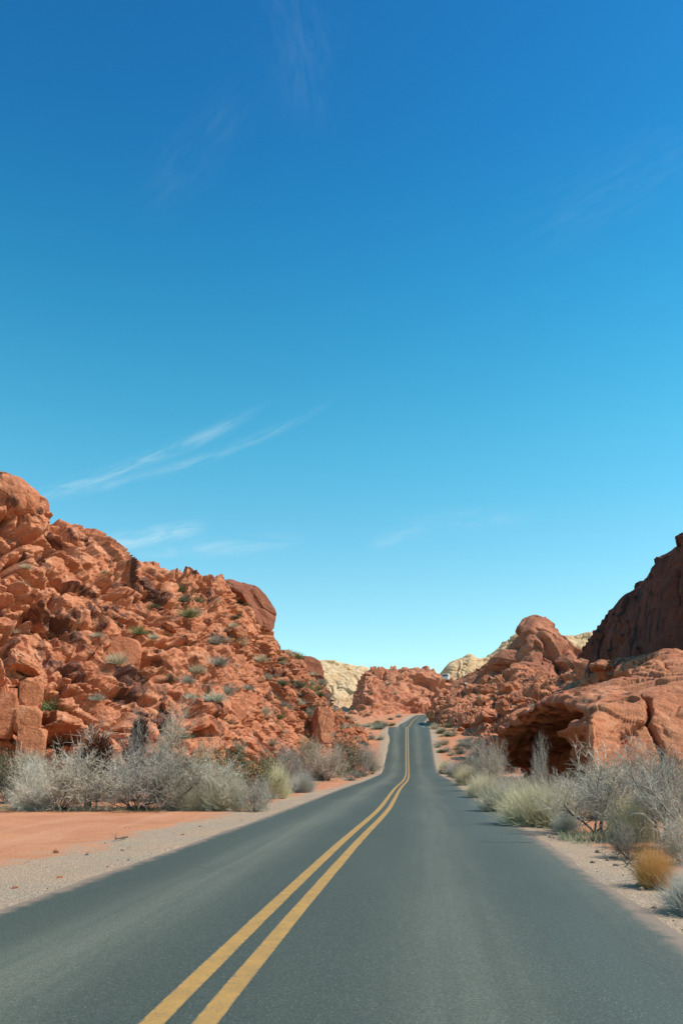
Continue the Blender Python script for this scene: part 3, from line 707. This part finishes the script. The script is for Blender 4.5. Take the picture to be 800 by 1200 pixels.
# left roadside thicket, front row
L('green_shrub', 8, 944, 56, 70, 'olive green shrub at the left picture edge under the tall blocks', SH, d=26)
L('silver_tuft', 24, 946, 60, 62, 'pale silver shrub beside the olive shrub at the left edge', SH, d=26)
L('grey_shrub', 66, 949, 62, 124, 'grey leafless shrub in front of the cliff foot, leftmost of the thicket', SH)
t1 = L('bare_tree', 108, 948, 86, 110, 'dark branched bare tree carrying a brown mistletoe ball in the left thicket', 'tree')
L('grey_shrub', 160, 949, 62, 124, 'grey leafless shrub right of the tree with the mistletoe ball', SH)
L('green_shrub', 228, 946, 50, 60, 'olive shrub in the middle of the left thicket, just right of the brownish one', SH)
L('brown_shrub', 200, 949, 60, 110, 'brownish grey shrub in the middle of the left thicket', SH)
L('grey_shrub', 250, 949, 54, 90, 'grey leafless shrub between the brownish shrub and the straw clump', SH)
L('green_shrub', 300, 940, 52, 60, 'second olive shrub at the right end of the left thicket', SH, d=31)
L('straw_tuft', 262, 950, 40, 60, 'straw coloured clump at the foot of the left thicket', 'grass clump')
L('grey_shrub', 298, 951, 36, 54, 'low rounded grey shrub nearest the road at the right end of the left thicket', SH)
L('silver_tuft', 40, 949, 32, 60, 'low pale clump on the sand edge before the leftmost grey shrub', 'grass clump')
L('straw_tuft', 222, 950, 30, 50, 'small straw clump on the sand edge of the left thicket', 'grass clump')
# second row
L('green_shrub', 262, 938, 58, 80, 'olive shrub standing behind the straw clump of the left thicket', SH)
t2 = L('bare_tree', 158, 938, 92, 66, 'tall bare tree with a dark red mistletoe column, against the left cliff', 'tree', d=29)
t3 = L('bare_tree', 178, 938, 104, 90, 'pale slanting bare sapling rising above the left thicket', 'tree', d=29)
t3.rotation_euler = (0, .5, 0)
for px, lab in [(28, 'olive'), (120, ''), (196, ''), (236, '')]:
    L('green_shrub' if px == 236 else 'brown_shrub', px, 939, 56 if px == 236 else 48, 90, 'olive shrub in the back row of the left thicket' if px == 236 else 'greyish brown shrub in the back row of the left thicket', SH, 'back row of the left thicket', d=29)
L('straw_tuft', 322, 936, 44, 44, 'tall straw clump behind the low rounded grey shrub', 'grass clump')
L('grey_shrub', 330, 925, 46, 60, 'grey shrub on the sand just past the straw clump, left of the road', SH)
L('silver_tuft', 352, 929, 26, 40, 'small grey clump out on the sand by the left shoulder', 'grass clump')
L('brown_shrub', 356, 915, 44, 60, 'brownish shrub against the foot of the left hill', SH, d=60)
L('grey_shrub', 382, 913, 40, 54, 'grey shrub left of the bright olive shrub', SH, d=58)
L('green_shrub', 404, 909, 44, 44, 'bright olive shrub near the road before the crest', SH, d=68)
L('grey_shrub', 422, 906, 36, 34, 'small grey shrub just right of the bright olive shrub', SH, d=78)
L('grey_shrub', 436, 902, 30, 24, 'last grey shrub on the left before the road climbs', SH, d=84)
# right side, front
L('straw_tuft', 632, 968, 52, 98, 'big pale straw clump at the right road edge', 'grass clump')
L('straw_tuft', 592, 951, 36, 66, 'second straw clump beyond the big one on the right road edge', 'grass clump')
L('straw_tuft', 567, 935, 28, 52, 'third straw clump along the right road edge', 'grass clump')
L('straw_tuft', 548, 921, 26, 36, 'fourth straw clump along the right road edge', 'grass clump')
L('silver_tuft', 534, 911, 22, 28, 'fifth clump, greyer, along the right road edge', 'grass clump')
L('straw_tuft', 523, 903, 18, 22, 'farthest straw clump on the flat right road edge', 'grass clump', d=84)
L('bare_tree', 698, 978, 98, 130, 'bare grey tree with a black forked trunk behind the red sand patch', 'tree', var=0)
L('bare_tree', 770, 986, 104, 140, 'widest bare grey tree, standing behind the orange clump', 'tree', var=1)
L('bare_tree', 815, 996, 108, 130, 'bare grey tree cut by the right picture edge', 'tree', var=2)
L('straw_tuft', 742, 984, 52, 74, 'pale straw clump between the bare trees on the right', 'grass clump')
L('brown_shrub', 737, 1006, 38, 52, 'low grey green shrub behind the fallen branch and left of the orange clump', SH)
L('rust_tuft', 768, 1041, 60, 62, 'round rust orange clump with green base on the right gravel', 'grass clump')
L('silver_tuft', 818, 1071, 56, 92, 'silvery grey clump cut by the right edge below the orange one', 'grass clump')
L('grey_shrub', 806, 1012, 50, 70, 'grey leafless shrub behind the orange clump at the right edge', SH)
L('silver_tuft', 664, 974, 28, 40, 'small silvery clump right of the big straw clump', 'grass clump')
# right, behind
L('grey_shrub', 662, 952, 38, 70, 'grey shrub behind the big straw clump, before the dark hollow', SH)
L('grey_shrub', 610, 938, 30, 60, 'grey shrub below the left end of the dark hollow', SH)
L('bare_tree', 632, 946, 76, 34, 'slim bare tree with upright twigs against the dark hollow', 'tree', var=3)
L('grey_shrub', 574, 928, 52, 52, 'tall grey shrub left of the dark hollow', SH)
L('grey_shrub', 556, 915, 48, 54, 'grey shrub farther along, where the rubble slope begins', SH)
L('bare_tree', 580, 925, 50, 34, 'upright bare tree at the left mouth of the dark hollow', 'tree', var=0)
L('brown_shrub', 724, 958, 58, 100, 'brownish shrub against the foot of the orange slab', SH)
L('grey_shrub', 775, 960, 68, 120, 'broad grey shrub against the slab behind the widest bare tree', SH)
L('grey_shrub', 690, 960, 48, 80, 'grey shrub in the shade under the slab corner', SH)
L('green_shrub', 798, 948, 62, 60, 'olive shrub at the right edge against the orange slab', SH)
# mistletoe in two of the trees
def ball(e, c, r_, n, seed):
    S, T = tuft_seg(seed, n, rad=.02, spread=3.14, base=.02, lens=(.5, 1.), droop=0, up=0, fuzz=.25)
    S0 = S.copy(); r = np.random.default_rng(seed); 
    dirs = r.normal(size=(n, 3)); dirs /= np.linalg.norm(dirs, axis=1, keepdims=True); a = np.array(c)
    seg = []
    for d in dirs:
        p = a.copy(); 
        for i in range(3):
            d = unit(d + r.normal(size=3)*.3); q = p + d*np.array(r_)*r.uniform(.25, .42); seg.append((*p, *q, .010, .008)); p = q
    o = link('mistletoe_clump', tube_mesh('mistletoe_clump', np.array(seg), M_mist), parent=e)
ball(t1, (.0, .0, .70), (.34, .34, .30), 420, 5); t1.rotation_euler = (0, 0, 0)
ball(t2, (.0, .0, .80), (.34, .34, .26), 380, 6)
# shrubs dotted over the slopes
def dens_left(px, py): return .12 + 1.3*np.exp(-(((px-290)/95)**2 + ((py-830)/60)**2)) + .35*np.exp(-(((px-170)/90)**2 + ((py-720)/50)**2))
for p in surface_spots('rocky_hill100', 190, (-5, 600, 440, 900), dens_left, top=.52, gap=.7):
    s_ = rng.uniform(.4, 1.05)
    place('hill_shrub', HILLV[rng.integers(6)], p + [0, 0, .08], (s_, s_, s_*rng.uniform(.6, 1.)), (0, 0, rng.uniform(0, 6)), label='small dry shrub dotting the rocks of the left hillside', cat='shrub', group='small shrubs on the left hillside')
for p in surface_spots('rubble_slope400', 80, (500, 790, 760, 890), None, top=.72, gap=1.):
    s_ = rng.uniform(.4, 1.)
    place('hill_shrub', HILLV[rng.integers(6)], p - [0, 0, .05], (s_, s_, s_*rng.uniform(.6, 1.)), (0, 0, rng.uniform(0, 6)), label='small dry shrub among the boulders of the right slope', cat='shrub', group='small shrubs on the right slope')
for p in surface_spots('red_ridge200', 40, (405, 785, 560, 850), None, top=.6, gap=3.):
    s_ = rng.uniform(.7, 1.5)
    place('hill_shrub', HILLV[rng.integers(6)], p, (s_, s_, s_*.7), (0, 0, rng.uniform(0, 6)), label='tiny far shrub on the red ridge beyond the road', cat='shrub', group='tiny shrubs on the far ridge')
n_ = 0
while n_ < 150:
    Y = rng.uniform(84, 128) if n_ < 125 else rng.uniform(60, 84); side = -1 if rng.random() < .45 else 1
    a_ = HALF + .7 + 5.5*rng.random()**1.4; X = float(road_x(Y)) + side*a_
    s_ = rng.uniform(.35, 1.1)
    place('roadside_shrub', HILLV[rng.integers(6)], (X, Y, float(ground_z(X, Y)) - .03), (s_, s_, s_*rng.uniform(.7, 1.2)), (0, 0, rng.uniform(0, 6)),
          label='small dry shrub beside the climbing road, on its left' if side < 0 else 'small dry shrub beside the climbing road, on its right', cat='shrub', group='small shrubs left of the climb' if side < 0 else 'small shrubs right of the climb'); n_ += 1
n_ = 0
while n_ < 70:
    Y = rng.uniform(118, 232); side = -1 if rng.random() < .65 else 1
    X = float(road_x(Y)) + side*(HALF + 1 + 13*rng.random()**1.3); s_ = rng.uniform(.5, 1.3)
    place('roadside_shrub', HILLV[rng.integers(6)], (X, Y, float(ground_z(X, Y)) - .03), (s_, s_, s_*rng.uniform(.6, 1.)), (0, 0, rng.uniform(0, 6)),
          label='tiny dry shrub beside the far end of the road', cat='shrub', group='tiny shrubs by the far end of the road'); n_ += 1
for _ in range(60):
    Y = rng.uniform(62, 128); side = -1 if rng.random() < .4 else 1; X = float(road_x(Y)) + side*(HALF + 1.2 + 7*rng.random()); s_ = .12 + .4*rng.random()**2
    place('roadside_rock', BV[rng.integers(7)], (X, Y, float(ground_z(X, Y)) + .1*s_), (s_*1.2, s_, s_*.8), label='small red rock on the verge of the climbing road', cat='rock', group='small rocks along the climbing road')
# grass fringe
gs, gt = [], []
for _ in range(5200):
    if rng.random() < .62: px, py = rng.uniform(-60, 315), rng.normal(948.5, 1.2)
    elif rng.random() < .5: px, py = rng.uniform(655, 760), rng.normal(982, 3.5)
    else: px, py = rng.uniform(318, 440), None
    if py is None:
        d0 = 30 + 55*((px-318)/122)**1.2; p, _d = foot(px, 905, d0); p[1] += rng.normal(0, 2); p[2] = float(ground_z(p[0], p[1]))
    else: p, _d = foot(px, py)
    h = rng.uniform(.05, .2); d = unit(np.array([rng.normal(0, .45), rng.normal(0, .45), 1.]))
    if abs(p[0] - float(road_x(p[1]))) < HALF + .4: continue
    gs.append((*p, *(p + d*h), .006, .001)); gt.append(rng.random())
m_grass = twig_material('dry_grass_blades', (.22, .25, .075), (.62, .54, .32))
link('dry_grass', tube_mesh('dry_grass', np.array(gs), m_grass, gt), kind='stuff', label='fringe of short dry grass along the edge of the sand')
# stones along the shoulders
for _ in range(120):
    if rng.random() < .72: Y = 6 + 16*rng.random()**1.3; X = float(road_x(Y)) + HALF + .12 + .95*rng.random()
    else: Y = rng.uniform(8, 22); X = float(road_x(Y)) - HALF - .15 - 2.5*rng.random()**1.5
    s_ = .014 + .045*rng.random()**2.5; right = X > float(road_x(Y))
    place('stone', (SP if rng.random() < .75 else SV)[rng.integers(3)], (X, Y, float(ground_z(X, Y)) + s_*.2), s_,
          label='small loose stone on the gravel of the right shoulder' if right else 'small loose stone on the gravel of the left shoulder', cat='stone', group='stones on the right shoulder' if right else 'stones on the left shoulder')
for px, py, lab in [(70, 1029, 'dark flat stone at the left road edge'), (17, 1042, 'dark stone at the left road edge near the picture edge'), (722, 1014, 'pale rounded stone by the fallen branch on the right shoulder')]:
    p, d = foot(px, py); place('stone', SV[1] if px < 200 else SP[1], p + [0, 0, .02], (.055, .04, .05), label=lab, cat='stone')
# fallen branches
def fallen(px0, py0, px1, py1, seed, lab):
    a, _ = foot(px0, py0); b, _ = foot(px1, py1); a[2] += .03; b[2] += .03; r = np.random.default_rng(seed); S = []
    L_ = np.linalg.norm(b-a)
    for (q, dq, rq) in grow(r, a, unit(b-a), L_, .014, 8, .12, 0, S, 0, 0):
        for _ in range(2): grow(r, q, unit(dq + r.normal(size=3)*.7 + [0, 0, .15]), L_*r.uniform(.15, .35), .006, 3, .2, 0, S, 0, 0)
    S = np.array(S); S[:, 2] = np.maximum(S[:, 2], .012); S[:, 5] = np.maximum(S[:, 5], .012)
    tag(link('fallen_branch', tube_mesh('fallen_branch', S, M_wood)), lab, 'branch')
fallen(735, 1008, 688, 1027, 3, 'dead forked branch lying on the right gravel shoulder')
fallen(150, 984, 132, 988, 4, 'short dark stick lying on the left shoulder sand')

# ------------------------------------------------------------------ upper road and van
def ribbon(name, A, B, mat, label):
    A, B = np.array(A), np.array(B); V = np.stack([A, B], 1).reshape(-1, 3)
    link(name, mesh_np(name, V, grid_quads(len(A), 2), smooth=True, mat=mat), kind='structure', label=label)
m_flat, t = material('far_asphalt'); t.out((.12, .125, .115), .85)
m_should, t = material('pale_shoulder'); t.out((.46, .36, .28), .9)
lo = [W(548, 807.5, 180), W(556, 808.5, 178), W(568, 811, 174)]; hi = [W(545, 801.5, 200), W(553, 803.5, 198), W(563, 806.5, 194)]; hi2 = [W(544, 799.5, 204), W(553, 801.5, 202), W(565, 805.0, 198)]
ribbon('upper_road', lo, hi, m_flat, 'short stretch of grey road seen again high on the slope')
ribbon('upper_road_shoulder', hi, hi2, m_should, 'pale shoulder above the upper stretch of road')
import bmesh
def box(bm, c, s, bev=0.):
    g = bmesh.ops.create_cube(bm, size=1., matrix=Matrix.Translation(c) @ Matrix.Diagonal((*s, 1)))
    if bev:
        vs = set(g['verts']); es = [e for e in bm.edges if e.verts[0] in vs and e.verts[1] in vs]
        bmesh.ops.bevel(bm, geom=es, offset=bev, segments=2, affect='EDGES')
def bm_obj(name, f, mat, parent):
    bm = bmesh.new(); f(bm); me = bpy.data.meshes.new(name); bm.to_mesh(me); bm.free(); me.materials.append(mat); return link(name, me, parent=parent)
m_wh, t = material('white_vehicle_paint'); t.out((.62, .62, .60), .4, spec=.4)
m_gl, t = material('dark_vehicle_glass'); t.out((.03, .035, .04), .1, spec=.6)
m_ty, t = material('black_rubber'); t.out((.025, .025, .025), .8)
van = bpy.data.objects.new('van', None); COL.objects.link(van); tag(van, 'tiny white van on the far skyline before the cream ridge', 'van')
van.location = W(522.5, 799.0, 285); van.rotation_euler = (0, 0, -.25)
bm_obj('body', lambda b: (box(b, (0, 0, 1.55), (2.1, 5.4, 2.2), .18), box(b, (0, -3., 1.), (2.0, 1.0, 1.1), .2)), m_wh, van)
bm_obj('windscreen', lambda b: box(b, (0, -2.69, 1.95), (1.8, .06, .75), .02), m_gl, van)
for s_ in (-1, 1):
    bm_obj('side_window', lambda b: box(b, (s_*1.045, -1.7, 1.95), (.05, 1.1, .7), .02), m_gl, van)
    for y_ in (-2.3, 1.9):
        def wheel(b): bmesh.ops.create_cone(b, cap_ends=True, segments=20, radius1=.38, radius2=.38, depth=.26, matrix=Matrix.Translation((s_*.92, y_, .38)) @ Matrix.Rotation(R(90), 4, 'Y'))
        bm_obj('wheel', wheel, m_ty, van)

# ------------------------------------------------------------------ light, sky, view
SUN_AZ, SUN_EL = 94., 49.   # azimuth clockwise from the view direction (+Y)
sd_ = bpy.data.lights.new('sun', 'SUN'); so = bpy.data.objects.new('sun', sd_); COL.objects.link(so)
sd_.energy = 4.9; sd_.angle = R(.53); sd_.color = (1., .955, .88)
sv = Vector((math.sin(R(SUN_AZ))*math.cos(R(SUN_EL)), math.cos(R(SUN_AZ))*math.cos(R(SUN_EL)), math.sin(R(SUN_EL))))
so.rotation_euler = sv.to_track_quat('Z', 'Y').to_euler()
w = bpy.data.worlds.new('World'); scene.world = w; w.use_nodes = True
w.node_tree.nodes.clear(); t = NT(w.node_tree)
sky = t.n('ShaderNodeTexSky', sky_type='NISHITA', sun_disc=False, sun_elevation=R(SUN_EL), sun_rotation=R(SUN_AZ), altitude=600, air_density=1., dust_density=.3, ozone_density=2.5)
dirv = t.n('ShaderNodeTexCoord').outputs['Generated']
xyz = t.n('ShaderNodeSeparateXYZ', i_Vector=dirv)
el = t.math('MULTIPLY', t.math('ARCSINE', xyz.outputs[2]), 180/math.pi)
def grade(lo, hi, a, b): return t.ramp(el, lo, hi, a, b)
rp = t.n('ShaderNodeValToRGB', i_Fac=t.math('DIVIDE', el, 60., clamp=True)); rp.color_ramp.interpolation = 'B_SPLINE'
for k, (ps, cc) in enumerate([(0., (.92, 1.02, .78)), (.12, (.84, 1.06, .79)), (.3, (.40, 1.06, .89)), (.5, (.16, .88, .89)), (.7, (.09, .62, .84)), (1., (.08, .5, .74))]):
    e_ = rp.color_ramp.elements[k] if k < 2 else rp.color_ramp.elements.new(ps)
    e_.position = ps; e_.color = (*cc, 1)
tw = t.mix(1., sky.outputs[0], rp.outputs[0], 'MULTIPLY')
vm = t.n('ShaderNodeVectorMath', operation='SCALE', i_Scale=2.); t.put(vm.inputs[0], tw); skycol = vm.outputs[0]
# cirrus: thin streaks laid out on the sky (tangent of azimuth, tangent of elevation)
ys = t.math('MAXIMUM', xyz.outputs[1], .05)
A = t.math('DIVIDE', xyz.outputs[0], ys); B = t.math('DIVIDE', xyz.outputs[2], ys)
def tangent(px, py):
    q = W(px, py, 100) - np.array([0, 0, CAMH]); return q[0]/q[1], q[2]/q[1]
cmb = t.n('ShaderNodeCombineXYZ'); t.put(cmb.inputs[0], A); t.put(cmb.inputs[1], B)
total = None
for (x0, y0, x1, y1, wd, strength, bend, sdz) in [(2, 590, 288, 486, .008, .27, -.014, 1.), (40, 586, 368, 483, .006, .17, -.016, 2.), (85, 646, 235, 618, .010, .42, .0, 3.), (150, 650, 350, 632, .010, .2, .0, 4.),
                                         (430, 640, 510, 620, .010, .13, .0, 5.), (470, 612, 620, 604, .012, .10, .0, 7.), (330, -60, 362, 150, .045, .03, .01, 6.), (160, 260, 290, 100, .04, .02, 0., 8.), (600, 285, 820, 165, .05, .025, 0., 9.)]:
    a0, b0 = tangent(x0, y0); a1, b1 = tangent(x1, y1); L = math.hypot(a1-a0, b1-b0); ux, uy = (a1-a0)/L, (b1-b0)/L
    da = t.math('SUBTRACT', A, a0); db = t.math('SUBTRACT', B, b0)
    s = t.math('DIVIDE', t.math('ADD', t.math('MULTIPLY', da, ux), t.math('MULTIPLY', db, uy)), L)
    n = t.math('ADD', t.math('MULTIPLY', da, -uy), t.math('MULTIPLY', db, ux))
    n = t.math('SUBTRACT', n, t.math('MULTIPLY', t.math('MULTIPLY', s, t.math('SUBTRACT', 1., s)), bend*4))
    sv_ = t.n('ShaderNodeCombineXYZ'); t.put(sv_.inputs[0], t.math('MULTIPLY', s, L*9)); t.put(sv_.inputs[1], t.math('MULTIPLY', n, 45)); sv_.inputs[2].default_value = sdz*3.7
    nz = t.noise(sv_.outputs[0], 1.6, 6, .62, .5)
    n = t.math('ADD', n, t.math('MULTIPLY', t.math('SUBTRACT', t.noise(cmb.outputs[0], 9., 3), .5), wd*1.6))
    g = t.math('POWER', 2.718, t.math('MULTIPLY', t.math('POWER', t.math('ABSOLUTE', t.math('DIVIDE', n, wd)), 2.), -1.))
    g = t.math('MULTIPLY', g, t.math('MULTIPLY', t.ramp(s, -.1, .35), t.ramp(s, .7, 1.15, 1, 0)))
    g = t.math('MULTIPLY', g, t.math('MULTIPLY', t.ramp(nz, .3, .72), strength))
    total = g if total is None else t.math('ADD', total, g)
skycol = t.mix(t.math('MINIMUM', total, .7), skycol, (8., 9.2, 9.4))
bg = t.n('ShaderNodeBackground', i_Color=skycol, i_Strength=.1)
o = t.n('ShaderNodeOutputWorld'); w.node_tree.links.new(bg.outputs[0], o.inputs[0])
scene.view_settings.view_transform = 'Standard'; scene.view_settings.look = 'None'
scene.view_settings.exposure = .12; scene.view_settings.gamma = 1.; scene.view_settings.use_curve_mapping = False
scene.render.engine = 'CYCLES'
scene.cycles.max_bounces = 4; scene.cycles.diffuse_bounces = 2; scene.cycles.transparent_max_bounces = 4
